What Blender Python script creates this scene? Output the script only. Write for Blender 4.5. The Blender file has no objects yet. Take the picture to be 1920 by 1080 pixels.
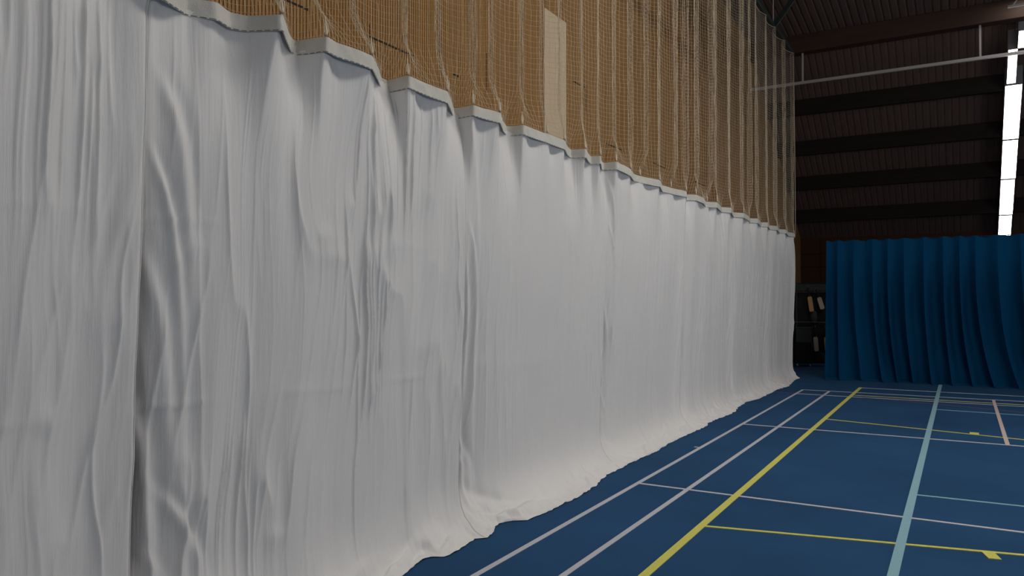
import bpy, math, random
import numpy as np
C = bpy.context.scene.collection
R = random.Random(7)

# ------------------------------------------------------------------ helpers
def new_mesh_obj(name, verts, faces, mats, parent=None, smooth=False, midx=None):
    me = bpy.data.meshes.new(name)
    me.from_pydata([tuple(map(float, v)) for v in verts], [], faces)
    for m in (mats if isinstance(mats, (list, tuple)) else [mats]):
        me.materials.append(m)
    if midx is not None:
        me.polygons.foreach_set('material_index', midx)
    if smooth:
        me.polygons.foreach_set('use_smooth', [True] * len(me.polygons))
    me.update()
    o = bpy.data.objects.new(name, me)
    C.objects.link(o)
    if parent is not None:
        o.parent = parent
        pl = parent.location
        if parent.type == 'EMPTY' and parent.parent is None:
            me.transform(__import__('mathutils').Matrix.Translation((-pl[0], -pl[1], -pl[2])))
    return o

def np_grid(name, P, mats, parent=None, smooth=True):
    """P: (rows, cols, 3) array -> quad sheet"""
    r, c, _ = P.shape
    me = bpy.data.meshes.new(name)
    me.vertices.add(r * c)
    me.vertices.foreach_set('co', P.reshape(-1).astype(np.float32))
    i = (np.arange(r - 1)[:, None] * c + np.arange(c - 1)[None, :]).reshape(-1)
    f = np.stack([i, i + 1, i + c + 1, i + c], 1).reshape(-1).astype(np.int32)
    n = (r - 1) * (c - 1)
    me.loops.add(n * 4); me.loops.foreach_set('vertex_index', f)
    me.polygons.add(n)
    me.polygons.foreach_set('loop_start', np.arange(n, dtype=np.int32) * 4)
    me.polygons.foreach_set('loop_total', np.full(n, 4, dtype=np.int32))
    me.materials.append(mats)
    me.update(); me.validate()
    if smooth: me.polygons.foreach_set('use_smooth', np.ones(n, dtype=bool))
    o = bpy.data.objects.new(name, me); C.objects.link(o)
    if parent is not None:
        o.parent = parent
        for k in range(1):
            me.transform(__import__('mathutils').Matrix.Translation(tuple(-v for v in parent.location)))
    return o

class MB:
    """collects boxes / tubes / prisms into one mesh"""
    def __init__(s): s.v = []; s.f = []; s.m = []
    def box(s, x0, x1, y0, y1, z0, z1, m=0, bev=0.0):
        b = len(s.v)
        s.v += [(x0,y0,z0),(x1,y0,z0),(x1,y1,z0),(x0,y1,z0),(x0,y0,z1),(x1,y0,z1),(x1,y1,z1),(x0,y1,z1)]
        for q in ((0,3,2,1),(4,5,6,7),(0,1,5,4),(1,2,6,5),(2,3,7,6),(3,0,4,7)):
            s.f.append(tuple(b + k for k in q)); s.m.append(m)
        return s
    def tube(s, pts, r, n=8, m=0, cap=True):
        pts = [np.array(p, float) for p in pts]
        rs = r if isinstance(r, (list, tuple)) else [r] * len(pts)
        b = len(s.v)
        for k, p in enumerate(pts):
            d = pts[min(k+1, len(pts)-1)] - pts[max(k-1, 0)]
            d /= (np.linalg.norm(d) + 1e-9)
            u = np.cross(d, (0,0,1)) if abs(d[2]) < .9 else np.cross(d, (1,0,0))
            u /= np.linalg.norm(u); w = np.cross(d, u)
            for j in range(n):
                a = 2*math.pi*j/n
                s.v.append(tuple(p + rs[k]*(math.cos(a)*u + math.sin(a)*w)))
        for k in range(len(pts)-1):
            for j in range(n):
                s.f.append((b+k*n+j, b+k*n+(j+1)%n, b+(k+1)*n+(j+1)%n, b+(k+1)*n+j)); s.m.append(m)
        if cap:
            s.f.append(tuple(b+j for j in range(n))[::-1]); s.m.append(m)
            s.f.append(tuple(b+(len(pts)-1)*n+j for j in range(n))); s.m.append(m)
        return s
    def bar(s, p, q, w, h, m=0):
        """rectangular bar from p to q"""
        p = np.array(p, float); q = np.array(q, float); d = q-p; d /= np.linalg.norm(d)
        u = np.cross(d, (0,0,1)) if abs(d[2]) < .95 else np.array((1.,0,0))
        u /= np.linalg.norm(u); t = np.cross(u, d); b = len(s.v)
        for c in (p, q):
            for a, e in ((-1,-1),(1,-1),(1,1),(-1,1)):
                s.v.append(tuple(c + u*a*w/2 + t*e*h/2))
        for k in range(4):
            s.f.append((b+k, b+(k+1)%4, b+4+(k+1)%4, b+4+k)); s.m.append(m)
        s.f.append((b+3,b+2,b+1,b)); s.m.append(m); s.f.append((b+4,b+5,b+6,b+7)); s.m.append(m)
        return s
    def build(s, name, mats, parent=None, smooth=False, bevel=0):
        o = new_mesh_obj(name, s.v, s.f, mats, parent, smooth, s.m)
        if bevel:
            md = o.modifiers.new('bevel', 'BEVEL'); md.width = bevel; md.segments = 2; md.limit_method = 'ANGLE'
        return o

def tag(o, label=None, cat=None, group=None, kind=None):
    if label: o['label'] = label
    if cat: o['category'] = cat
    if group: o['group'] = group
    if kind: o['kind'] = kind
    return o
def thing(name, loc, label, cat, group=None):
    o = bpy.data.objects.new(name, None); C.objects.link(o); o.location = loc
    o.empty_display_size = .1
    return tag(o, label, cat, group)

# value noise
_rng = np.random.RandomState(11)
_L = _rng.rand(256, 256).astype(np.float64)
def vnoise(x, y, seed=0):
    x = x + seed*17.13; y = y + seed*7.77
    xi = np.floor(x).astype(int); yi = np.floor(y).astype(int)
    fx = x-xi; fy = y-yi
    fx = fx*fx*fx*(fx*(fx*6-15)+10); fy = fy*fy*fy*(fy*(fy*6-15)+10)
    g = lambda a, b: _L[a % 256, b % 256]
    return ((g(xi,yi)*(1-fx)+g(xi+1,yi)*fx)*(1-fy) + (g(xi,yi+1)*(1-fx)+g(xi+1,yi+1)*fx)*fy)*2-1
def sstep(a, b, x):
    t = np.clip((x-a)/(b-a), 0, 1); return t*t*(3-2*t)

# ------------------------------------------------------------------ materials
def mat(name, col, rough=.7, noise=0, nscale=20, bump=0, bscale=100, metal=0, emit=None, stretch=(1,1,1), sheen=0, spec=.3, trans=0):
    m = bpy.data.materials.new(name); m.use_nodes = True
    nt = m.node_tree; b = nt.nodes['Principled BSDF']
    b.inputs['Base Color'].default_value = (*col, 1); b.inputs['Roughness'].default_value = rough
    b.inputs['Metallic'].default_value = metal
    b.inputs['Specular IOR Level'].default_value = spec
    if sheen: b.inputs['Sheen Weight'].default_value = sheen
    tc = nt.nodes.new('ShaderNodeTexCoord'); mp = nt.nodes.new('ShaderNodeMapping')
    mp.inputs['Scale'].default_value = stretch
    nt.links.new(tc.outputs['Object'], mp.inputs['Vector'])
    if noise:
        n = nt.nodes.new('ShaderNodeTexNoise'); n.inputs['Scale'].default_value = nscale; n.inputs['Detail'].default_value = 5
        nt.links.new(mp.outputs[0], n.inputs['Vector'])
        mx = nt.nodes.new('ShaderNodeMixRGB'); mx.blend_type = 'MIX'
        mx.inputs[1].default_value = (*[c*(1-noise) for c in col], 1)
        mx.inputs[2].default_value = (*[min(1, c*(1+noise)) for c in col], 1)
        nt.links.new(n.outputs['Fac'], mx.inputs[0]); nt.links.new(mx.outputs[0], b.inputs['Base Color'])
    if bump:
        n2 = nt.nodes.new('ShaderNodeTexNoise'); n2.inputs['Scale'].default_value = bscale; n2.inputs['Detail'].default_value = 4
        nt.links.new(mp.outputs[0], n2.inputs['Vector'])
        bp = nt.nodes.new('ShaderNodeBump'); bp.inputs['Strength'].default_value = bump; bp.inputs['Distance'].default_value = .01
        nt.links.new(n2.outputs['Fac'], bp.inputs['Height']); nt.links.new(bp.outputs[0], b.inputs['Normal'])
    if emit:
        b.inputs['Emission Color'].default_value = (*emit[0], 1); b.inputs['Emission Strength'].default_value = emit[1]
    return m

def cloth_mat(name, col, spec=.25, rough=.55, sheen=.15):
    m = mat(name, col, rough, noise=.035, nscale=2.2, sheen=sheen, spec=spec)
    nt = m.node_tree; b = nt.nodes['Principled BSDF']
    tc = nt.nodes.new('ShaderNodeTexCoord')
    mp = nt.nodes.new('ShaderNodeMapping'); mp.inputs['Scale'].default_value = (1, 1, .035)
    nt.links.new(tc.outputs['Object'], mp.inputs[0])
    n = nt.nodes.new('ShaderNodeTexNoise'); n.inputs['Scale'].default_value = 42; n.inputs['Detail'].default_value = 6; n.inputs['Roughness'].default_value = .62
    nt.links.new(mp.outputs[0], n.inputs['Vector'])
    w = nt.nodes.new('ShaderNodeTexNoise'); w.inputs['Scale'].default_value = 260; w.inputs['Detail'].default_value = 2
    mp2 = nt.nodes.new('ShaderNodeMapping'); mp2.inputs['Scale'].default_value = (1, 1, .6)
    nt.links.new(tc.outputs['Object'], mp2.inputs[0]); nt.links.new(mp2.outputs[0], w.inputs['Vector'])
    b1 = nt.nodes.new('ShaderNodeBump'); b1.inputs['Strength'].default_value = .34; b1.inputs['Distance'].default_value = .014
    b2 = nt.nodes.new('ShaderNodeBump'); b2.inputs['Strength'].default_value = .18; b2.inputs['Distance'].default_value = .002
    nt.links.new(n.outputs['Fac'], b1.inputs['Height']); nt.links.new(w.outputs['Fac'], b2.inputs['Height'])
    nt.links.new(b1.outputs[0], b2.inputs['Normal']); nt.links.new(b2.outputs[0], b.inputs['Normal'])
    return m

M = {}
M['cloth'] = cloth_mat('white_cloth', (.73, .715, .70))
M['band'] = mat('canvas_band', (.60, .58, .52), .9, noise=.10, nscale=9, bump=.2, bscale=160)
M['thread'] = mat('dark_thread', (.05, .055, .07), .8)
M['cord'] = mat('net_cord', (.70, .585, .43), .8)
M['blue'] = cloth_mat('blue_cloth', (.0015, .052, .132), spec=.06, rough=.85, sheen=0)
M['carpet'] = mat('blue_carpet', (.023, .077, .175), .95, noise=.2, nscale=160, bump=.55, bscale=420, spec=.08)
# broad worn variation on carpet
def add_broad(m, amt=.14, sc=.7):
    nt = m.node_tree; b = nt.nodes['Principled BSDF']; l = b.inputs['Base Color'].links[0]
    n = nt.nodes.new('ShaderNodeTexNoise'); n.inputs['Scale'].default_value = sc; n.inputs['Detail'].default_value = 7
    tc = nt.nodes.new('ShaderNodeTexCoord'); nt.links.new(tc.outputs['Object'], n.inputs['Vector'])
    r = nt.nodes.new('ShaderNodeMapRange'); r.inputs[1].default_value = .3; r.inputs[2].default_value = .7
    r.inputs[3].default_value = 1-amt; r.inputs[4].default_value = 1+amt
    v = nt.nodes.new('ShaderNodeVectorMath'); v.operation = 'SCALE'
    nt.links.new(n.outputs['Fac'], r.inputs[0]); nt.links.new(l.from_socket, v.inputs[0]); nt.links.new(r.outputs[0], v.inputs['Scale'])
    nt.links.new(v.outputs[0], b.inputs['Base Color'])
add_broad(M['carpet'])
M['lwhite'] = mat('white_line', (.50, .51, .55), .9, noise=.12, nscale=60, bump=.3, bscale=300)
M['lyellow'] = mat('yellow_line', (.62, .60, .13), .9, noise=.12, nscale=60, bump=.3, bscale=300)
M['lblue'] = mat('pale_blue_line', (.24, .43, .50), .9, noise=.12, nscale=60, bump=.3, bscale=300)
M['lpink'] = mat('pinkish_line', (.60, .49, .45), .9, noise=.12, nscale=60, bump=.3, bscale=300)
M['lred'] = mat('faded_red_line', (.20, .07, .10), .9, noise=.12, nscale=60, bump=.3, bscale=300)
M['slat'] = mat('pine_slat', (.38, .215, .088), .95, noise=.28, nscale=5, bump=.15, bscale=50, stretch=(1,3,.25), spec=.03)
M['gap'] = mat('groove_dark', (.16, .08, .03), .9)
M['joint'] = mat('joint_dark', (.035, .02, .01), .9)
M['board'] = mat('pale_board', (.62, .50, .34), .6, noise=.05, nscale=6)
M['deck'] = mat('brown_deck', (.15, .10, .085), .9, noise=.2, nscale=3, stretch=(4,.3,.3))
M['beam'] = mat('brown_beam', (.075, .042, .030), .7, noise=.25, nscale=4, bump=.15, bscale=30, stretch=(.2,3,3))
M['purlin'] = mat('dark_beam', (.036, .027, .026), .9, noise=.25, nscale=4, stretch=(.2,3,3), spec=.05)
M['farwall'] = mat('red_brown_panel', (.075, .030, .014), .7, noise=.2, nscale=3, stretch=(1,1,.3))
M['rail'] = mat('pale_rail', (.60, .56, .54), .45, metal=0, noise=.05, nscale=10)
M['steel'] = mat('dark_green_steel', (.035, .05, .045), .5, metal=.2, noise=.1, nscale=15)
M['plain'] = mat('painted_wall', (.30, .24, .19), .8, noise=.08, nscale=2)
M['glass'] = mat('daylit_pane', (.9, .95, 1), .3, emit=((1, .97, .93), 9))
M['glass3'] = mat('hazy_daylit_pane', (.9, .95, 1), .3, emit=((1, .955, .90), 13))
M['glass4'] = mat('back_fill_window', (.9, .95, 1), .3, emit=((.90, .95, 1.0), 2.2))
M['glass2'] = mat('side_fill_window', (.9, .95, 1), .3, emit=((.96, .98, 1.0), 3.2))
M['frame'] = mat('grey_frame', (.25, .25, .26), .5, noise=.05, nscale=9)
M['black'] = mat('black_plastic', (.012, .014, .016), .45, noise=.2, nscale=12)
M['dkgrey'] = mat('dark_grey', (.045, .055, .06), .6, noise=.2, nscale=10)
M['wire'] = mat('chromed_wire', (.35, .38, .40), .3, metal=.8, noise=.05, nscale=9)
M['willow'] = mat('willow', (.62, .42, .22), .5, noise=.1, nscale=8, stretch=(6,1,.5))
M['willow2'] = mat('pale_willow', (.60, .54, .46), .5, noise=.1, nscale=8, stretch=(6,1,.5))
M['grip'] = mat('rubber_grip', (.02, .022, .025), .6, bump=.5, bscale=200)
M['offwhite'] = mat('offwhite_rubber', (.5, .5, .48), .6, noise=.05, nscale=9)

# ------------------------------------------------------------------ setting
XL, XR, YB, YF = -4.5, 11.0, -7.0, 26.0
SL = .64                    # slope of the far roof
YK = 19.2                   # where the slope meets the flatter roof
def roof_z(y):
    return 3.7 + SL*(YF-y) if y > YK else 3.7 + SL*(YF-YK) + .10*(YK-y)

mb = MB(); mb.box(XL-.3, XR+.2, YB-.2, YF+.2, -.15, 0)
floor = tag(mb.build('floor', M['carpet']), 'dark blue carpeted sports hall floor with court lines', kind='structure')

def strip_line(p, q, w, m, label, z=.003):
    p = np.array(p, float); q = np.array(q, float); d = q-p; d /= np.linalg.norm(d)
    n = np.array((-d[1], d[0]))*w/2; b = MB()
    c = [p-n, p+n, q+n, q-n]
    b.v = [(k[0],k[1],.0) for k in c] + [(k[0],k[1],z) for k in c]
    b.f = [(0,1,2,3),(7,6,5,4),(0,4,5,1),(1,5,6,2),(2,6,7,3),(3,7,4,0)]; b.m = [0]*6
    o = b.build('court_line', M[m], floor); o['label'] = label; return o
W = .042
strip_line((-2.593, 1.6), (-2.593, 15.14), W, 'lwhite', 'long white sideline nearest the white curtain')
strip_line((-2.125, 1.6), (-2.125, 15.14), W, 'lwhite', 'second long white line from the curtain', .0032)
strip_line((-1.695, .6), (-1.695, 16.06), .058, 'lyellow', 'long wide yellow sideline', .0048)
strip_line((-.378, .3), (-.378, 17.38), .062, 'lblue', 'long wide pale blue line', .0052)
strip_line((.449, 10.6), (.449, 15.25), .045, 'lpink', 'short pinkish centre line', .0044)
strip_line((-2.61, 15.13), (3.5, 15.35), W*.9, 'lwhite', 'thin white back line', .0036)
strip_line((-1.67, 16.02), (3.5, 16.1), W*.9, 'lwhite', 'thin white line nearest the blue curtain', .0034)
strip_line((-2.6, 14.43), (3.5, 14.6), W*.8, 'lwhite', 'thin white service line near the back', .0038)
strip_line((-1.67, 14.72), (3.5, 14.8), W*.8, 'lyellow', 'thin yellow line near the back', .0040)
strip_line((-2.6, 10.53), (3.5, 10.66), W, 'lwhite', 'white cross line further from camera', .0042)
strip_line((-2.6, 6.645), (3.5, 6.72), W*.9, 'lwhite', 'white cross line nearer the camera', .0042)
strip_line((-1.67, 11.575), (3.5, 10.50), W*.8, 'lyellow', 'thin yellow cross line further off', .0046)
strip_line((-1.67, 5.645), (3.5, 6.79), W*.85, 'lyellow', 'thin yellow cross line nearest the camera', .0046)
strip_line((-.36, 13.455), (3.5, 13.40), W*.8, 'lblue', 'thin pale blue cross line further off', .0042)
strip_line((-.36, 7.485), (3.5, 7.66), W*.85, 'lblue', 'thin pale blue cross line nearer the camera', .0042)
strip_line((-2.665, 8.62), (-2.585, 8.60), .03, 'lwhite', 'short white tick beside the sideline', .004)
strip_line((.125, 11.36), (.125, 11.20), .10, 'lyellow', 'small yellow tick on the far yellow line', .0052)
strip_line((.135, 6.05), (.175, 5.90), .075, 'lyellow', 'small yellow tick on the near yellow line', .0052)
# curved red line near the back
b = MB(); pts = []
for k in range(40):
    x = -3.0 + 5.0*k/39
    y = 14.50 - .0*x - (0 if x < -1.9 else .172*(x+1.9)**1.0*(1-math.exp(-(x+1.9)*1.2))*2.1*.75)
    pts.append((x, y))
for k, (x, y) in enumerate(pts):
    for w_ in (-.012, .012): b.v += [(x, y+w_, 0), (x, y+w_, .0028)]
for k in range(39):
    a = k*4
    b.f += [(a+1, a+5, a+7, a+3), (a, a+4, a+5, a+1), (a+2, a+3, a+7, a+6)]; b.m += [0]*3
o = b.build('court_line', M['lred'], floor); o['label'] = 'thin faded red curved line'

# slatted wall beside the white curtain
wl = MB(); wl.box(XL-.3, XL-.018, YB-.2, YF+.2, 0, 11.2, 0)
y = YB
PITCH = .0345
while y < YF:
    wl.box(XL-.018, XL, y+.0045, y+PITCH-.0045, .0, min(11.0, roof_z(y)+.3), 1)
    y += PITCH
# board joints: short horizontal and upright shadow gaps of the panel modules
def hj(y0, y1, z): wl.box(XL-.004, XL+.0012, y0, y1, z-.009, z+.009, 2)
def vj(y0, z0, z1): wl.box(XL-.004, XL+.0012, y0-.006, y0+.006, z0, z1, 2)
for a in ((4.10,4.37,4.03),(5.10,5.73,4.035),(6.39,6.49,4.03),(10.31,10.99,4.01),(12.3,12.9,4.03),(14.6,15.3,4.03),(3.4,3.8,4.64),(9.2,9.6,4.66)): hj(*a)
for a in ((5.104,4.035,4.145),(7.026,4.02,4.43),(10.314,3.6,4.01),(12.9,4.03,4.5),(9.6,4.3,4.66)): vj(*a)
tag(wl.build('wall_left', [M['gap'], M['slat'], M['joint']]), 'tall timber slatted side wall behind the netting', kind='structure')

wf = MB(); wf.box(XL, XR, YF, YF+.2, 0, 4.2, 0)
for z in (.9, 1.55, 2.75, 3.18): wf.box(XL, XR, YF-.006, YF, z-.012, z+.012, 1)
for x in np.arange(XL+.6, XR, 1.22): wf.box(x-.01, x+.01, YF-.006, YF, 0, 3.9, 1)
tag(wf.build('wall_far', [M['farwall'], M['joint']]), 'dark red brown panelled end wall', kind='structure')
wr = MB(); wr.box(XR, XR+.2, YB-.2, YF+.2, 0, 11.2)
tag(wr.build('wall_right', M['plain']), 'plain side wall', kind='structure')
wb = MB(); wb.box(XL-.3, XR+.2, YB-.2, YB, 0, 11.2)
tag(wb.build('wall_back', M['plain']), 'plain wall', kind='structure')

# ribbed ceiling deck
def deck():
    v = []; f = []; prof = []
    x = XL-.3
    while x < XR+.3:
        prof += [(x, 0), (x+.10, 0), (x+.115, .014), (x+.145, .014)]
        x += .16
    ys = [YB-.2, YK, YF+.3]; n = len(prof)
    for y in ys:
        z = roof_z(y) if y <= YK else 3.7 + SL*(YF-y)
        for px, dz in prof: v.append((px, y, z+dz))
    for k in range(2):
        for j in range(n-1):
            f.append((k*n+j, (k+1)*n+j, (k+1)*n+j+1, k*n+j+1))
    b = len(v)                                # top skin, gives the roof its thickness
    for y in ys:
        z = (roof_z(y) if y <= YK else 3.7 + SL*(YF-y)) + .2
        v.append((XL-.3, y, z)); v.append((XR+.3, y, z))
    for k in range(2): f.append((b+2*k, b+2*k+1, b+2*k+3, b+2*k+2))
    return v, f
v, f = deck()
tag(new_mesh_obj('ceiling', v, f, M['deck']), 'brown ribbed timber roof deck', kind='structure')

# roof beams
def sloped_beam(yb, depth, width, name_label, mm='purlin'):
    b = MB(); top = roof_z(yb) + .02
    zt = top; zb = top - depth
    b.box(XL+.02, XR-.02, yb-width/2, yb+width/2, zb, zt)
    o = b.build('roof_beam', M[mm], bevel=.012)
    return tag(o, name_label, 'beam', 'cross beams under the roof')
sloped_beam(19.22, .42, .30, 'deep brown timber beam that the pale rail hangs from', 'beam')
sloped_beam(13.05, 1.25, .22, 'added deep roof beam over the middle of the hall, unseen, shading the far end', 'beam')  # unseen, added to keep skylight off the upper far side wall
sloped_beam(20.95, .40, .14, 'dark roof beam, uppermost on the sloping roof below the pale rail')
sloped_beam(22.25, .40, .14, 'dark roof beam, second down the sloping roof')
sloped_beam(23.50, .40, .14, 'dark roof beam, third down the sloping roof')
sloped_beam(24.80, .40, .14, 'dark roof beam, lowest on the sloping roof above the blue curtain')

# skylights ------------------------------------------------------
wn = [0]
def sky_quad(x0, x1, y0, y1, drop, m='glass', label=None, fr=.012, box=True):
    """framed pane following the roof, hung 'drop' below the deck as a boxed-in light well"""
    wn[0] += 1
    root = bpy.data.objects.new('window_%d' % wn[0], None); C.objects.link(root)
    zz = lambda y: roof_z(y)-drop
    root.location = ((x0+x1)/2, (y0+y1)/2, zz((y0+y1)/2))
    tag(root, label, kind='structure')
    def slab(a, b_, c, d, e0, e1, nm, mm):
        k = MB()
        k.v = [(a,c,zz(c)+e0),(b_,c,zz(c)+e0),(b_,d,zz(d)+e0),(a,d,zz(d)+e0),(a,c,zz(c)+e1),(b_,c,zz(c)+e1),(b_,d,zz(d)+e1),(a,d,zz(d)+e1)]
        k.f = [(0,3,2,1),(4,5,6,7),(0,1,5,4),(1,2,6,5),(2,3,7,6),(3,0,4,7)]; k.m = [0]*6
        return k
    slab(x0+fr, x1-fr, y0+fr, y1-fr, 0.004, .02, 0, 0).build('pane', M[m], root)
    k = MB()
    for q in ((x0,x0+fr,y0,y1),(x1-fr,x1,y0,y1),(x0+fr,x1-fr,y0,y0+fr),(x0+fr,x1-fr,y1-fr,y1)):
        s_ = slab(*q, 0, drop, 0, 0); base = len(k.v)
        k.v += s_.v; k.f += [tuple(base+i for i in t) for t in s_.f]; k.m += s_.m
    k.build('window_frame', M['frame'], root)
for (a, b_, y0, y1) in ((.90,1.215,24.83,25.62),(.90,1.225,23.56,24.81),(.90,1.235,22.30,23.54),(.895,1.24,20.75,22.28)):
    sky_quad(a, b_, y0, y1, .43, label='daylit pane of the narrow roof skylight strip')
sky_quad(.92, 1.11, 19.85, 20.72, .43, label='short daylit pane above the skylight strip')
sky_quad(1.09, 1.5, 19.40, 19.82, .47, label='small daylit pane by the deep beam')
sky_quad(1.06, 1.5, 18.0, 18.9, .05, label='daylit pane above the lattice bars')
# wide skylights over the hall to the right, out of the picture: the hall's daylight
for (x0, x1, y0, y1) in ((.9,2.7,3.6,7.2),(.9,2.7,7.4,11.0)):
    sky_quad(x0, x1, y0, y1, .05, m='glass3', label='wide daylit roof skylight', fr=.05)
def wall_window(axis, c, a0, a1, z0, z1, label, gm='glass2'):
    wn[0] += 1
    root = bpy.data.objects.new('window_%d' % wn[0], None); C.objects.link(root); tag(root, label, kind='structure')
    root.location = (c, (a0+a1)/2, z0) if axis == 'x' else ((a0+a1)/2, c, z0)
    p = MB(); k = MB()
    def bx(m_, u0, u1, v0, v1, t0, t1):
        if axis == 'x': m_.box(c-t1, c-t0, u0, u1, v0, v1)
        else: m_.box(u0, u1, c+t0, c+t1, v0, v1)
    bx(p, a0, a1, z0, z1, .005, .02)
    for q in ((a0-.06,a0,z0-.06,z1+.06),(a1,a1+.06,z0-.06,z1+.06),(a0,a1,z0-.06,z0),(a0,a1,z1,z1+.06)): bx(k, *q, .001, .06)
    for t in np.linspace(a0, a1, 5)[1:-1]: bx(k, t-.02, t+.02, z0, z1, .02, .05)
    p.build('pane', M[gm], root); k.build('window_frame', M['frame'], root)
wall_window('x', XR, 5, 14, 1.6, 4.6, 'added band of glowing side windows, unseen, for fill light')  # unseen windows added as fill light on the white curtain
wall_window('y', YB, 1.0, 8, 1.0, 4.8, 'added large glowing window behind the camera, unseen, for cool light', 'glass4')  # unseen glowing window added to give cool light from behind

# lattice bars top right
g = thing('lattice_girder', (1.0, 17.6, 7.35), 'pale lattice bars under the roof beside the skylights', 'girder')
k = MB(); k.bar((.82,17.6,7.42),(3.2,17.6,7.46),.04,.045); k.build('lower_chord', M['rail'], g)
k = MB(); k.bar((.84,17.6,7.60),(3.2,17.6,7.64),.04,.035); k.build('upper_chord', M['rail'], g)
for i in range(7):
    x = .90+i*.32
    k = MB(); k.bar((x,17.6,7.43),(x+.13,17.6,7.61),.02,.02); k.bar((x+.13,17.6,7.61),(x+.28,17.6,7.44),.02,.02)
    k.build('brace', M['rail'], g)
for x in (1.9, 3.1):
    k = MB(); k.tube([(x,17.6,7.63),(x,17.6,roof_z(17.6)+.02)],.012,6); k.build('hanger_rod', M['rail'], g)

# pale transverse rail with hangers
YR = 19.2
g = thing('curtain_rail', (0, YR, 6.92), 'pale horizontal rail hung on thin rods across the dark roof', 'rail')
k = MB(); k.box(XL+.01, XR-.01, YR-.03, YR+.03, 6.895, 6.96)
k.build('rail_bar', M['rail'], g, bevel=.004)
for x in (-3.25, .39, 4.03, 7.67):
    k = MB(); k.box(x-.02, x+.02, YR-.02, YR+.02, 6.955, roof_z(YR)-.395)
    k.box(x-.05, x+.05, YR-.04, YR+.04, roof_z(YR)-.41, roof_z(YR)-.395)
    k.build('hanger_rod', M['rail'], g)

# longitudinal track carrying the netting
XT, ZT, YE = -3.13, 7.03, 17.25
g = thing('net_track', (XT, YE, ZT), 'dark steel track carrying the top of the netting', 'track')
k = MB(); k.box(XT-.03, XT+.03, -3, YE+.1, ZT, ZT+.09); k.build('track_bar', M['steel'], g, bevel=.005)
for y in (3.3, 9.3, 15.3):
    k = MB(); k.tube([(XT,y,ZT+.08),(XT,y,roof_z(y)+.02)], .011, 6); k.build('hanger_rod', M['rail'], g)
    k = MB(); k.bar((XT+.03,y,ZT+.05),(XT+1.05,y+.1,roof_z(y)+.02),.05,.09)
    k.bar((XT+.0,y-.06,ZT+.06),(XT-.75,y-.9,roof_z(y)+.1),.05,.05)
    k.build('strut', M['steel'], g)

# ------------------------------------------------------------------ white curtain
ZC = 3.12
TOP = [(-3.146,2.28),(-3.071,2.385),(-3.092,2.442),(-3.117,2.5),(-3.072,2.576),(-2.98,2.614),(-2.91,2.647),(-3.023,2.779),(-3.116,2.892),(-3.152,2.959),(-3.081,2.981),(-2.951,2.999),(-2.973,3.096),(-2.959,3.187),(-2.951,3.266),(-2.957,3.374),(-3.073,3.555),(-3.194,3.73),(-3.205,3.806),(-3.117,3.803),(-3.014,3.790),(-3.021,3.902),(-3.028,4.055),(-3.019,4.212),(-3.148,4.445),(-3.24,4.600),(-3.183,4.618),(-3.06,4.600),(-3.052,4.714),(-3.019,4.903),(-3.137,5.135),(-3.205,5.30),(-3.176,5.335),(-3.063,5.34),(-3.063,5.509),(-3.054,5.728),(-3.052,6.06),(-3.149,6.306),(-3.19,6.46),(-3.05,6.50),(-3.132,6.738),(-3.165,6.86),(-3.067,6.885),(-3.18,7.15),(-3.20,7.24),(-3.056,7.27),(-3.069,7.497),(-3.097,7.748),(-3.185,8.05),(-3.18,8.24),(-3.09,8.652),(-3.20,9.05),(-3.17,9.302),(-3.10,9.70),(-3.20,10.0),(-3.09,10.10),(-3.10,10.464),(-3.19,10.88),(-3.07,11.05),(-3.17,11.65),(-3.06,11.8),(-3.19,12.44),(-3.07,12.62),(-3.12,13.2),(-3.18,13.5),(-3.07,13.62),(-3.17,14.3),(-3.07,14.45),(-3.16,15.0),(-3.06,15.2),(-3.16,15.9),(-3.06,16.05),(-3.14,16.7),(-3.08,17.0),(-3.10,17.25)]
pre = []; y = -1.6; sgn = 1
while y < 2.15:
    pre.append((-3.12 + sgn*.06 - .01, y)); y += .14 + .12*R.random(); sgn = -sgn
TOP = np.array(pre + TOP)
HEM = np.array([(-2.96,-1.6),(-2.9,-.6),(-3.0,.3),(-2.9,1.1),(-3.02,1.8),(-2.88,2.3),(-2.97,2.8),(-2.93,3.3),(-2.97,3.69),(-3.03,3.98),(-3.02,4.05),(-2.95,4.10),(-2.935,4.225),(-2.97,4.42),(-2.98,4.50),(-2.92,4.57),(-2.965,4.741),(-3.035,4.90),(-2.98,5.01),(-2.888,5.082),(-2.865,5.297),(-2.852,5.826),(-2.879,6.344),(-2.964,6.78),(-2.966,7.357),(-2.948,8.099),(-2.976,8.626),(-2.967,9.368),(-2.95,10.078),(-3.014,10.345),(-2.984,10.851),(-2.952,11.586),(-3.039,12.059),(-3.08,12.807),(-2.985,13.355),(-3.00,14.856),(-2.93,15.535),(-3.04,16.8),(-3.02,17.25)])
seg = np.r_[0, np.cumsum(np.hypot(*np.diff(TOP, axis=0).T))]
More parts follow.
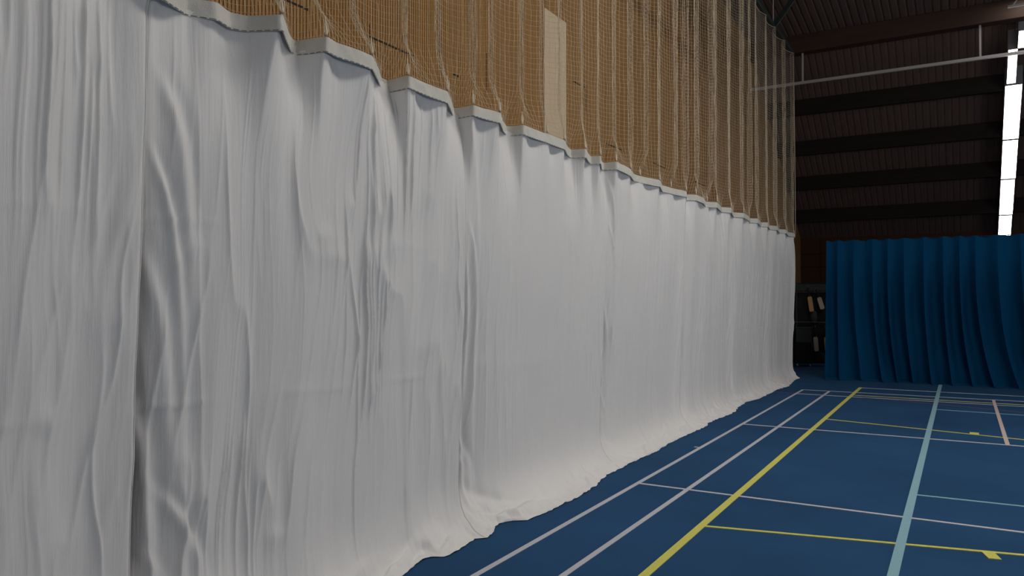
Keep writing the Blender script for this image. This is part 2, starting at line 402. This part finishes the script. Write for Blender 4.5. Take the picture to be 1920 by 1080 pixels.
# base Y as a monotone function of arc length, mostly keeping the fold's own Y
Ymono = np.maximum.accumulate(TOP[:,1]); Ymono = Ymono + np.linspace(0, .003, len(Ymono))
def smooth_interp(s, xs, ys):
    # slightly rounded polyline
    e = .018
    return (np.interp(s-e, xs, ys) + 2*np.interp(s, xs, ys) + np.interp(s+e, xs, ys))/4
def top_xy(s): return smooth_interp(s, seg, TOP[:,0]), smooth_interp(s, seg, TOP[:,1])
def ker(x, y, n):
    k = np.ones(n)/n
    return np.convolve(np.r_[np.full(n, y[0]), y, np.full(n, y[-1])], k, 'same')[n:-n]
S = np.linspace(0, seg[-1], 9000)
YS = np.interp(S, seg, Ymono); YS = ker(S, YS, 220); YS = np.maximum.accumulate(YS) + np.linspace(0, .002, len(S))
YS = -1.6 + (YS-YS[0])*(18.85/(YS[-1]-YS[0]))
XTs = np.interp(S, seg, TOP[:,0])
XLOW = ker(S, XTs, 500)              # low-passed plan: broad waves that carry down the cloth
def base_y(s): return np.interp(s, S, YS)
def s_of_y(y): return np.interp(y, YS, S)

KNOT = [.2, .62, 1.05, 1.5, 1.95, 2.30, 2.65, 3.00, 3.37, 3.79, 4.22, 4.60, 4.90, 5.34, 5.73, 6.06, 6.50, 6.89, 7.27, 7.75, 8.24, 8.66, 9.3, 9.7, 10.1, 10.9, 11.05, 11.8, 12.62, 13.2, 13.62, 14.45, 15.2, 16.05, 17.0]
SEAMS = [-1.6, -.5, 2.04, 4.56, 7.12, 9.72, 12.2, 14.75, 17.25]
def fabric(s, Yb, z, y0, y1, pi):
    """outward displacement of the hanging cloth at base coordinate Yb, height z"""
    u = np.maximum(Yb - y0, 0); un = np.maximum(y1 - Yb, 0); h = z/ZC
    near = 1.0 if y0 < 4 else (.34 if y0 < 9 else .45)
    # soft broad folds and crisp vertical creases that wander with height
    wob = .05*vnoise(Yb*1.2, z*1.1, 3) + .03*vnoise(Yb*3, z*2.2, 5)
    q = Yb + wob
    d = .010*vnoise(q*2.6, z*.35, pi+1) + .007*vnoise(q*8.5, z*.4, pi+2)*near
    r1 = 1-np.abs(vnoise(q*13, z*.75+3, pi+3)); r2 = 1-np.abs(vnoise(q*27, z*1.0+9, pi+4))
    gate = sstep(-.25, .5, vnoise(q*2.2, z*.8, pi+8))
    fl = .25+.75*sstep(.15, .9, z)
    d += (.019*(r1**5)*near*(.2+gate) + .010*(r2**4)*near*(.2+gate))*fl
    r3 = 1-np.abs(vnoise(q*6.5+z*.35, z*.55+1, pi+13)); d += .015*(r3**7)*near*sstep(2.9, 2.2, z)
    r4 = 1-np.abs(vnoise(q*7.5-z*.9, z*.9+1, pi+17)); d += .015*(r4**7)*near*sstep(2.6, 1.5, z)*sstep(.2,.5, vnoise(q*1.6, z*1.2, pi+19)*.5+.5)
    # packing creases across the cloth, with puckers on them
    for zc, a in ((2.06, .6), (1.20, 1.0), (.44, .9)):
        zz = z - zc - .03*vnoise(Yb*.8, Yb*0, pi+6)
        d += a*.006*np.exp(-(zz/.010)**2)*sstep(-.2,.4,vnoise(Yb*2.3, Yb*0+zc, 7))
        pk = np.maximum(0, vnoise(Yb*7, Yb*0+zc*5, pi+9))**3
        d += a*(.04 if y0 < 4 else .016)*pk*np.exp(-(zz/.06)**2)*np.exp(-np.abs(vnoise(Yb*19, z*4, 4))*2)
    # each sheet sits back at its left edge and swells to its right edge
    low = sstep(2.5, .9, z)
    d += -.12*np.exp(-(u/.15)**1.3)*(.16+.9*low) + .03*np.exp(-(un/.10)**1.5)*(.4+.6*low)
    if y0 > 4: d += -.075*np.exp(-(u/.24)**1.5)*sstep(1.7, .5, z)
    d += -.012*np.exp(-(un/.010)**2)
    # folds that leave the seam at several heights and sweep down away from it
    rr = random.Random(100+pi)
    for z0 in (3.0, 2.55, 2.0, 1.5, 1.0, .62):
        z0 += rr.uniform(-.2, .2); U = rr.uniform(.14, .34)+.22*(z0 < 1.3); Lz = rr.uniform(.35, .7); w = rr.uniform(.022, .04); a = rr.uniform(.018, .034)
        g = np.clip(z0-z, 0, 9); cen = U*(1-np.exp(-g/Lz)); a = a*sstep(.04, .35, g)*np.exp(-g/1.25)*(1 if y0 < 4 else .7)
        dd = (u-cen)/w
        d += a*np.exp(-dd**2) - a*.75*np.exp(-((dd-1.7)/1.1)**2)
    for z0 in (2.4, 1.3, .7):
        z0 += rr.uniform(-.2, .2); U = rr.uniform(.12, .3); Lz = rr.uniform(.3, .6); w = rr.uniform(.02, .04)
        g = np.clip(z0-z, 0, 9); cen = U*(1-np.exp(-g/Lz)); dd = (un-cen)/w
        d += .014*sstep(.02, .3, g)*np.exp(-g/.9)*np.exp(-dd**2)
    d *= .35+.65*sstep(.12, .55, z)
    return d

cur = thing('white_curtain', (-3.12, 2.0, 0), 'long white fabric curtain of sewn sheets hanging below the netting to the blue floor', 'curtain')
nhang, ndrape = 118, 34
ZB = .46
rows_all = []
for pi in range(len(SEAMS)-1):
    y0, y1 = SEAMS[pi], SEAMS[pi+1]
    s0, s1 = s_of_y(y0), s_of_y(y1)
    step = .006 if y0 < 6 else (.010 if y0 < 10 else .014)
    n = max(40, int((s1-s0)/step))
    s = np.linspace(s0, s1, n)
    tx, ty = top_xy(s); by = base_y(s)
    xl = np.interp(s, S, XLOW)
    hem = np.interp(by, HEM[:,1], HEM[:,0]) + .010*vnoise(by*9, by*0, 21) + .006*vnoise(by*24, by*0, 23)
    P = np.zeros((nhang+ndrape, n, 3))
    zs = np.r_[ZC - (ZC-ZB)*np.linspace(0, 1, nhang)**1.0]
    def hang(z):
        t = np.clip((ZC - z)/.85, 0, 1); k = 1-(1-t)**1.8          # 0 at the top edge
        k2 = t*t*(3-2*t)
        bx = -3.12 + (xl+3.115)*1.0 - .085*sstep(2.6, .4, z)
        d = fabric(s, by, np.full(n, z), y0, y1, pi)*min(1, (ZC-z)/.22)**.8
        # the cloth sinks back between the knots, with tension cones hanging from each knot
        sag = np.sin(math.pi*np.interp(ty, [-1.6, -.6]+KNOT+[17.6], np.arange(len(KNOT)+3)))**2
        hh = ZC - z; d = d - .040*sag*float(sstep(.01, .13, hh))*math.exp(-max(0, hh-.13)/.20)
        return tx*(1-k) + bx*k + d, ty*(1-k2) + by*k2
    for i, z in enumerate(zs):
        x, yy = hang(z); P[i,:,0] = x; P[i,:,1] = yy; P[i,:,2] = z
        if i == 0: P[i,:,2] += 0
    xb, yb = hang(ZB)
    for j in range(ndrape):
        a = (j+1)/ndrape*math.pi/2
        ca = 1-math.cos(a); z = ZB*(1-math.sin(a)**.85)
        fz = .45*fabric(s, by, np.full(n, max(z, .02)), y0, y1, pi) - .45*fabric(s, by, np.full(n, ZB), y0, y1, pi)
        x = xb + (hem-xb)*ca**1.05 + fz*(1-ca)
        lump = np.maximum(0, vnoise(by*5+ca*2.5, by*0+ca*3, 31))*.05*math.sin(a)**2*ca*(1-ca)*4 + np.maximum(0, vnoise(by*14, by*0+ca*4, 33))*.016*ca
        # folds fanning out from the seam across the cloth that lies on the floor
        uu = by - y0
        for c_, w_, h_ in ((.14,.05,.034),(.42,.07,.040),(.80,.10,.034),(1.25,.13,.024)):
            e_ = (uu - .04 - c_*ca**1.1)/(w_*(.5+ca))
            fan = np.exp(-e_**2)*math.sin(a)*(1-ca)**.35*(.35+.65*ca)
            lump = lump + h_*fan*min(1, 2*ca); x = x + .030*fan - .022*np.exp(-((e_-1.8)/1.2)**2)*math.sin(a)*(1-ca)
        P[nhang+j,:,0] = x + .012*vnoise(by*11, by*0+ca*3, 35)*ca*(1-ca)*4
        P[nhang+j,:,1] = yb + .02*vnoise(by*3, by*0, 37)*ca
        P[nhang+j,:,2] = np.maximum(.010, z + lump + .008) if j < ndrape-1 else .006 + np.maximum(0, lump*.5)
    o = np_grid('curtain_sheet', P, M['cloth'], cur)
    # seam welt at the right edge of the sheet
    if pi < len(SEAMS)-2:
        k = MB(); e = P[2::4, -2, :]
        k.tube([tuple(p + np.array((.003, 0, 0))) for p in e], .0022, 5)
        k.build('seam', M['cloth'], cur, smooth=True)

# doubled heading band along the top edge and its dark stitching
nb = 3600
s = np.linspace(0, seg[-1], nb)
tx, ty = top_xy(s)
dx = np.gradient(tx, s); dy = np.gradient(ty, s); L = np.hypot(dx, dy); nx, ny = dy/L, -dx/L     # outward = towards +x
BH = .078
def ring(off, z, extra=0):
    return np.stack([tx+nx*off, ty+ny*off, np.full(nb, z)+extra], 1)
wv = .004*vnoise(s*9, s*0, 41); wr_ = .0045*vnoise(s*16, s*0, 43)+.003*vnoise(s*37, s*0, 44)
prof = [ring(-.004, ZC+.004, wv), ring(.005, ZC+.006, wv), ring(.0065+wr_, ZC-BH*.35, 0), ring(.006-wr_, ZC-BH*.7, 0), ring(.007, ZC-BH, 0), ring(.003, ZC-BH, 0)]
np_grid('heading_band', np.stack([prof[0], prof[1]]), M['band'], cur).name = 'band_edge'
np_grid('heading_band', np.stack(prof[1:5]), M['band'], cur)
np_grid('band_edge', np.stack(prof[4:]), M['band'], cur)
k = MB(); i = 0
sp = np.linspace(0, seg[-1], nb)
st = ring(.0088, ZC-BH+.003)
while i < nb-8:
    a = st[i:i+6]; b0 = len(k.v)
    for p in a: k.v += [tuple(p+np.array((0,0,-.0016))), tuple(p+np.array((0,0,.0016)))]
    for j in range(5): k.f.append((b0+2*j, b0+2*j+2, b0+2*j+3, b0+2*j+1)); k.m.append(0)
    i += 7
k.build('stitching', M['thread'], cur)
# ties gathering net and curtain at the knots
# ------------------------------------------------------------------ netting
net = thing('sports_net', (XT, 2.0, ZC), 'tall cream mesh netting gathered in folds above the white curtain', 'net')
for ky in KNOT:
    i = int(np.argmin(np.abs(ty-ky) - tx*.2)); x, y = tx[i], ty[i]
    k = MB()
    pts = []
    for t in range(9):
        a = -math.pi*.5 + 2*math.pi*t/8
        pts.append((x+.006+.004*math.sin(a*2), y+.016*math.cos(a)*(1-.35*math.sin(a)), ZC+.053+.035*math.sin(a)))
    k.tube(pts, .0032, 5)
    k.tube([(x+.004,y,ZC+.016),(x+.006,y+.004,ZC+.03),(x+.004,y-.003,ZC+.085),(x,y,ZC+.12)], [.012,.007,.0045,.002], 6)
    k.build('tie_loop', M['cord'], net, smooth=True)

CELL = .046
LT = 17.2+1.6
ncol = int(seg[-1]/CELL*1.22)
sn = np.linspace(0, seg[-1], ncol)
nrow = int((ZT-ZC)/CELL)
z_r = np.linspace(ZC+.018, ZT-.014, nrow)
bx_, by_ = top_xy(sn)
ybn = base_y(sn)
tyb = base_y(s)
kb = np.array([tyb[int(np.argmin(np.abs(ty-ky) - tx*.2))] for ky in KNOT])
kk = np.r_[-1.6, -1.1, -.7, -.3, kb, 17.6]; kk = np.sort(kk)
kk = kk[np.r_[True, np.diff(kk) > .12]]
ki = np.arange(len(kk))
ph = 2*math.pi*np.interp(ybn, kk, ki)
dph = np.clip(np.gradient(ph)/np.maximum(np.gradient(ybn), 1e-6), 5, 30)
G = np.zeros((nrow, ncol, 3))
for i, z in enumerate(z_r):
    t = (z-ZC)/(ZT-ZC)
    k1 = sstep(0, .09, t)
    amp = (.75 + .35*vnoise(ybn*.9, ybn*0+t*1.2, 53))
    gx = XT + .07*np.cos(ph+.1*vnoise(ybn*1.1, ybn*0+t*2, 54))*amp
    gy = ybn - (1.15/dph)*np.sin(ph+.06*vnoise(ybn*1.3, ybn*0+t*2, 55))*(.65+.35*amp)
    G[i,:,0] = bx_*(1-k1) + gx*k1 + .006*vnoise(ybn*20, ybn*0+t*30, 56)
    G[i,:,1] = by_*(1-k1) + gy*k1 + .005*vnoise(ybn*23, ybn*0+t*34, 57)
    G[i,:,2] = z - .016*np.abs(np.sin(ph*.5))*(1-t)*.8 + .006*vnoise(ybn*8, ybn*0+t*25, 58)*(t > 0)
G[0,:,2] = ZC+.018
def strings(G, axis, r):
    """3-sided cord along each row / column of the lattice, in one array"""
    A = G if axis == 1 else G.transpose(1,0,2)          # (lines, points, 3)
    nl, npt, _ = A.shape
    off = np.array([(1,.2,.0),(-.6,.8,-.5),(-.4,-1,.5)] if axis == 0 else [(1,0,.1),(-.5,.1,.87),(-.5,-.1,-.87)])*r
    V = (A[:,:,None,:] + off[None,None,:,:]).reshape(-1,3)
    idx = np.arange(nl*npt*3).reshape(nl, npt, 3)
    F = []
    for k in range(3):
        a = idx[:,:-1,k]; b = idx[:,1:,k]; c = idx[:,1:,(k+1)%3]; d = idx[:,:-1,(k+1)%3]
        F.append(np.stack([a,b,c,d], -1).reshape(-1,4))
    return V, np.concatenate(F)
V1, F1 = strings(G, 0, .0014)
V2, F2 = strings(G, 1, .00135)
V = np.concatenate([V1, V2]); Fq = np.concatenate([F1, F2+len(V1)])
V = V - np.array(net.location)
me = bpy.data.meshes.new('netting'); me.vertices.add(len(V)); me.vertices.foreach_set('co', V.reshape(-1).astype(np.float32))
me.loops.add(len(Fq)*4); me.loops.foreach_set('vertex_index', Fq.reshape(-1).astype(np.int32))
me.polygons.add(len(Fq)); me.polygons.foreach_set('loop_start', np.arange(len(Fq), dtype=np.int32)*4)
me.polygons.foreach_set('loop_total', np.full(len(Fq), 4, dtype=np.int32))
me.materials.append(M['cord']); me.update()
o = bpy.data.objects.new('netting', me); C.objects.link(o); o.parent = net
k = MB(); k.tube([(XT+.02, YE+.02, ZT-.012), (XT+.03, YE+.03, 5), (-3.09, YE+.01, ZC+.02)], .007, 6)
k.build('edge_rope', M['cord'], net, smooth=True)
k = MB(); k.tube([tuple(p) for p in G[-1][::3]], .005, 5); k.build('head_rope', M['cord'], net, smooth=True)

# white panel fixed to the slatted wall
k = MB(); k.box(XL+.001, XL+.025, 8.34, 8.95, 2.9, 5.37)
o = k.build('wall_board', M['board'], bevel=.003)
tag(o, 'pale upright board on the slatted wall behind the netting', 'board')

# ------------------------------------------------------------------ blue curtain
bc = thing('blue_curtain', (-2.5, 17.5, 0), 'dark blue floor length curtain hanging across the end of the hall', 'curtain')
nx_, nz_ = 1100, 110
xs = np.linspace(-2.5, 6.0, nx_)
phb = np.cumsum(2*math.pi/((.36 + .2*vnoise(xs*1.6+4, xs*0, 61))*np.where(xs < -1.2, .72, 1))*np.gradient(xs))
P = np.zeros((nz_, nx_, 3)); HB = 2.95
for i in range(nz_):
    v_ = i/(nz_-1); z = HB*(1-v_) ; low = v_**3
    amp = (.03 + .085*sstep(0, .5, v_))*(.95+.4*vnoise(xs*1.1, xs*0+v_*.6, 71))
    fold = np.cos(phb + .8*vnoise(xs*.8, xs*0+v_*1.2, 62)*v_)
    f0 = np.cos(phb + .8*vnoise(xs*.8, xs*0+v_*1.2, 62)*v_)
    fold = .45*f0 + .55*(1-2*np.abs(np.sin(phb/2 + .4*vnoise(xs*.8, xs*0+v_*1.2, 62)*v_ + .15*vnoise(xs*4, xs*0+v_, 72)))**.9)
    fine = .022*vnoise(xs*8 - 2.4*low, xs*0+v_*1.6, 63)*(.3+v_) + .07*vnoise(xs*2.6 - 1.6*low, xs*0+v_*1.1, 74)*v_**2 + .02*vnoise(xs*2.2, xs*0+v_*2, 64)
    P[i,:,0] = xs + .34*low*(.45+.55*vnoise(xs*.9+1, xs*0, 65)) - .03*np.sin(phb)*1.0*v_
    P[i,:,0] += -.02*(xs < -2.3)*0
    P[i,:,1] = 17.52 - amp*fold + fine - .08*v_**4 - .10*low*np.maximum(0, vnoise(xs*2.4, xs*0+v_*2, 66))
    P[i,:,2] = z + .012 + (.012*np.cos(phb*1.0) + .012*vnoise(xs*1.5, xs*0, 67))*(1-v_)
np_grid('curtain_cloth', P, M['blue'], bc)
# folded hem lying on the carpet
Q = np.zeros((8, nx_, 3))
for j in range(8):
    t = j/7
    Q[j,:,0] = P[-1,:,0] + .02*t
    Q[j,:,1] = P[-1,:,1] - (.05 + .05*np.maximum(0, vnoise(xs*2.5, xs*0, 68)))*t
    Q[j,:,2] = .012 - .008*t + .022*math.sin(t*math.pi)*(1+.8*vnoise(xs*6, xs*0, 69))
np_grid('hem', Q, M['blue'], bc)
k = MB(); k.tube([(-2.52,17.54,HB+.0),(1.5,17.54,HB+.01),(6.1,17.54,HB+.0)], .008, 6); k.build('curtain_wire', M['black'], bc)
for x in np.arange(-2.45, 6, .36):
    k = MB(); k.tube([(x,17.54,HB-.03),(x,17.52,HB+.0),(x,17.54,HB+.014)], .005, 5); k.build('hook', M['black'], bc)
for x in (-2.42, 6.05):
    k = MB(); k.tube([(x,17.66,0),(x,17.66,HB+.0)], .02, 8); k.box(x-.09,x+.09,17.60,17.76,0,.015)
    k.tube([(x,17.66,HB-.02),(x,17.54,HB)], .01, 6); k.build('support_post', M['black'], bc)
# ------------------------------------------------------------------ equipment rack between the curtains
YRK = 20.8
rk = thing('display_rack', (-3.3, YRK, 0), 'dark storage rack in the gap between white and blue curtains', 'rack')
k = MB(); k.box(-4.2,-2.3,YRK+.1,YRK+.13,0.05,2.14); k.build('back_panel', M['black'], rk)
for x in (-4.2,-3.72,-2.86,-2.3):
    k = MB(); k.box(x-.02,x+.02,YRK+.05,YRK+.10,0,2.16); k.build('post', M['dkgrey'], rk)
k = MB(); k.box(-4.2,-2.3,YRK-.02,YRK+.1,1.93,2.10)
for x in np.arange(-4.15,-2.3,.09): k.box(x-.008,x+.008,YRK-.03,YRK-.02,1.93,2.10)
k.build('header', M['dkgrey'], rk)
for z in (1.90, 1.12):
    k = MB(); k.tube([(-4.2,YRK-.04,z),(-2.3,YRK-.04,z)], .009, 6)
    for x in (-4.2,-3.72,-2.86,-2.3): k.tube([(x,YRK-.04,z),(x,YRK+.07,z)], .008, 6)
    k.build('hanging_bar', M['wire'], rk)
for x, z in ((-3.42,1.87),(-3.24,1.87),(-3.26,1.09),(-3.02,1.09),(-3.5,1.87),(-2.7,1.87)):
    k = MB(); k.tube([(x,YRK-.04,z+.03),(x,YRK-.13,z+.02),(x,YRK-.14,z+.05)], .005, 5); k.build('hook', M['wire'], rk)

def bat(x, y, ztop, tilt, label, m, bl=.40, hl=.24):
    root = thing('cricket_bat', (x, y, ztop), label, 'bat', 'bats hanging on the rack')
    root.rotation_euler = (0, tilt, 0)
    # blade: bevelled shoulders, spine at the back, rounded toe
    prof = [(-hl-.00,.016,.012),(-hl-.03,.050,.02),(-hl-.06,.054,.024),(-hl-bl*.7,.054,.034),(-hl-bl+.03,.054,.026),(-hl-bl+.008,.046,.02),(-hl-bl,.030,.014)]
    v = []; f = []
    for z, w, d in prof:
        v += [(-w,-.012,z),(w,-.012,z),(w,0,z),(0,d,z),(-w,0,z)]
    for i in range(len(prof)-1):
        for j in range(5):
            f.append((i*5+j, i*5+(j+1)%5, (i+1)*5+(j+1)%5, (i+1)*5+j))
    f.append((0,1,2,3,4)); n = (len(prof)-1)*5; f.append((n+4,n+3,n+2,n+1,n))
    o = new_mesh_obj('blade', v, f, m); o.parent = root
    k = MB(); k.tube([(0,0,0),(0,0,-.012),(0,0,-hl*.5),(0,0,-hl-.02)], [.014,.018,.016,.015], 10)
    o = k.build('handle', M['grip'], None, smooth=True); o.parent = root
    k = MB(); k.tube([(-.012,0,-.004),(-.014,0,.022),(0,0,.034),(.014,0,.022),(.012,0,-.004)], .003, 5)
    o = k.build('hanging_loop', M['wire'], None); o.parent = root
    return root
bat(-3.40, YRK-.13, 2.03, math.radians(-8), 'upper left wooden bat on the rack, warm tan blade', M['willow'])
bat(-3.20, YRK-.13, 1.98, math.radians(-16), 'upper right bat on the rack, paler blade hanging tilted', M['willow2'], .32, .22)
bat(-3.245, YRK-.13, 1.00, math.radians(-4), 'lower left wooden bat on the rack, nearer the white curtain', M['willow2'], .38, .24)
bat(-2.99, YRK-.13, 1.00, math.radians(-4), 'lower right tan bat on the rack, beside the blue curtain edge', M['willow'], .38, .24)

hb = thing('radiator', (-3.48, YRK-.25, 0), 'black ribbed unit on the floor beside the white curtain', 'radiator')
k = MB(); k.box(-3.70,-3.27,YRK-.34,YRK-.14,.07,.60); k.build('body', M['black'], hb, bevel=.02)
for x in np.arange(-3.69,-3.27,.055):
    k = MB(); k.box(x,x+.022,YRK-.375,YRK-.34,.09,.58); k.build('fin', M['black'], hb, bevel=.006)
for x in (-3.64,-3.33):
    k = MB(); k.tube([(x-.015,YRK-.30,.035),(x+.015,YRK-.30,.035)], .035, 12); k.box(x-.012,x+.012,YRK-.31,YRK-.29,.04,.075)
    k.build('caster', M['offwhite'], hb)
bx_o = thing('storage_box', (-3.49, YRK-.24, .60), 'dark grey box resting on the black ribbed unit', 'box')
k = MB(); k.box(-3.67,-3.31,YRK-.34,YRK-.14,.601,.96); k.build('body', M['dkgrey'], bx_o, bevel=.012)
k = MB(); k.box(-3.685,-3.295,YRK-.355,YRK-.125,.96,1.0); k.build('lid', M['dkgrey'], bx_o, bevel=.008)
for (x, z, w, h, lb) in ((-3.30,1.42,.11,.30,'dark fabric pouch hanging under the upper bats'),(-3.12,.36,.12,.30,'dark fabric pouch hanging under the lower bats')):
    v = []; f = []
    ring_n = 14
    for i, (t, sc) in enumerate(((0,.35),(.08,.7),(.3,.95),(.7,1),(.92,.85),(1,.5))):
        for j in range(ring_n):
            a = 2*math.pi*j/ring_n
            v.append((x+w*.8*sc*math.cos(a)+.03*t, YRK-.01+.04*sc*math.sin(a)*1.0, z-h*t))
    for i in range(5):
        for j in range(ring_n): f.append((i*ring_n+j, i*ring_n+(j+1)%ring_n, (i+1)*ring_n+(j+1)%ring_n, (i+1)*ring_n+j))
    f.append(tuple(range(ring_n))); f.append(tuple(range(5*ring_n, 6*ring_n))[::-1])
    o = new_mesh_obj('pouch', v, f, M['dkgrey'], None, True)
    tag(o, lb, 'pouch')

# ------------------------------------------------------------------ camera, world, colour
cam = bpy.data.cameras.new('camera'); co = bpy.data.objects.new('camera', cam); C.objects.link(co)
cam.sensor_width = 36; cam.lens = 36*1420/1920
co.location = (0, 0, 1.7)
co.rotation_euler = (math.radians(90)+math.atan(22/1420), 0, math.atan(843/1420))
cam.clip_start = .05; cam.clip_end = 200
bpy.context.scene.camera = co
w = bpy.data.worlds.new('world'); bpy.context.scene.world = w; w.use_nodes = True
w.node_tree.nodes['Background'].inputs[0].default_value = (.6,.75,1,1); w.node_tree.nodes['Background'].inputs[1].default_value = .3
vs = bpy.context.scene.view_settings
vs.view_transform = 'Standard'; vs.look = 'None'; vs.gamma = 1; vs.use_curve_mapping = False; vs.exposure = .12
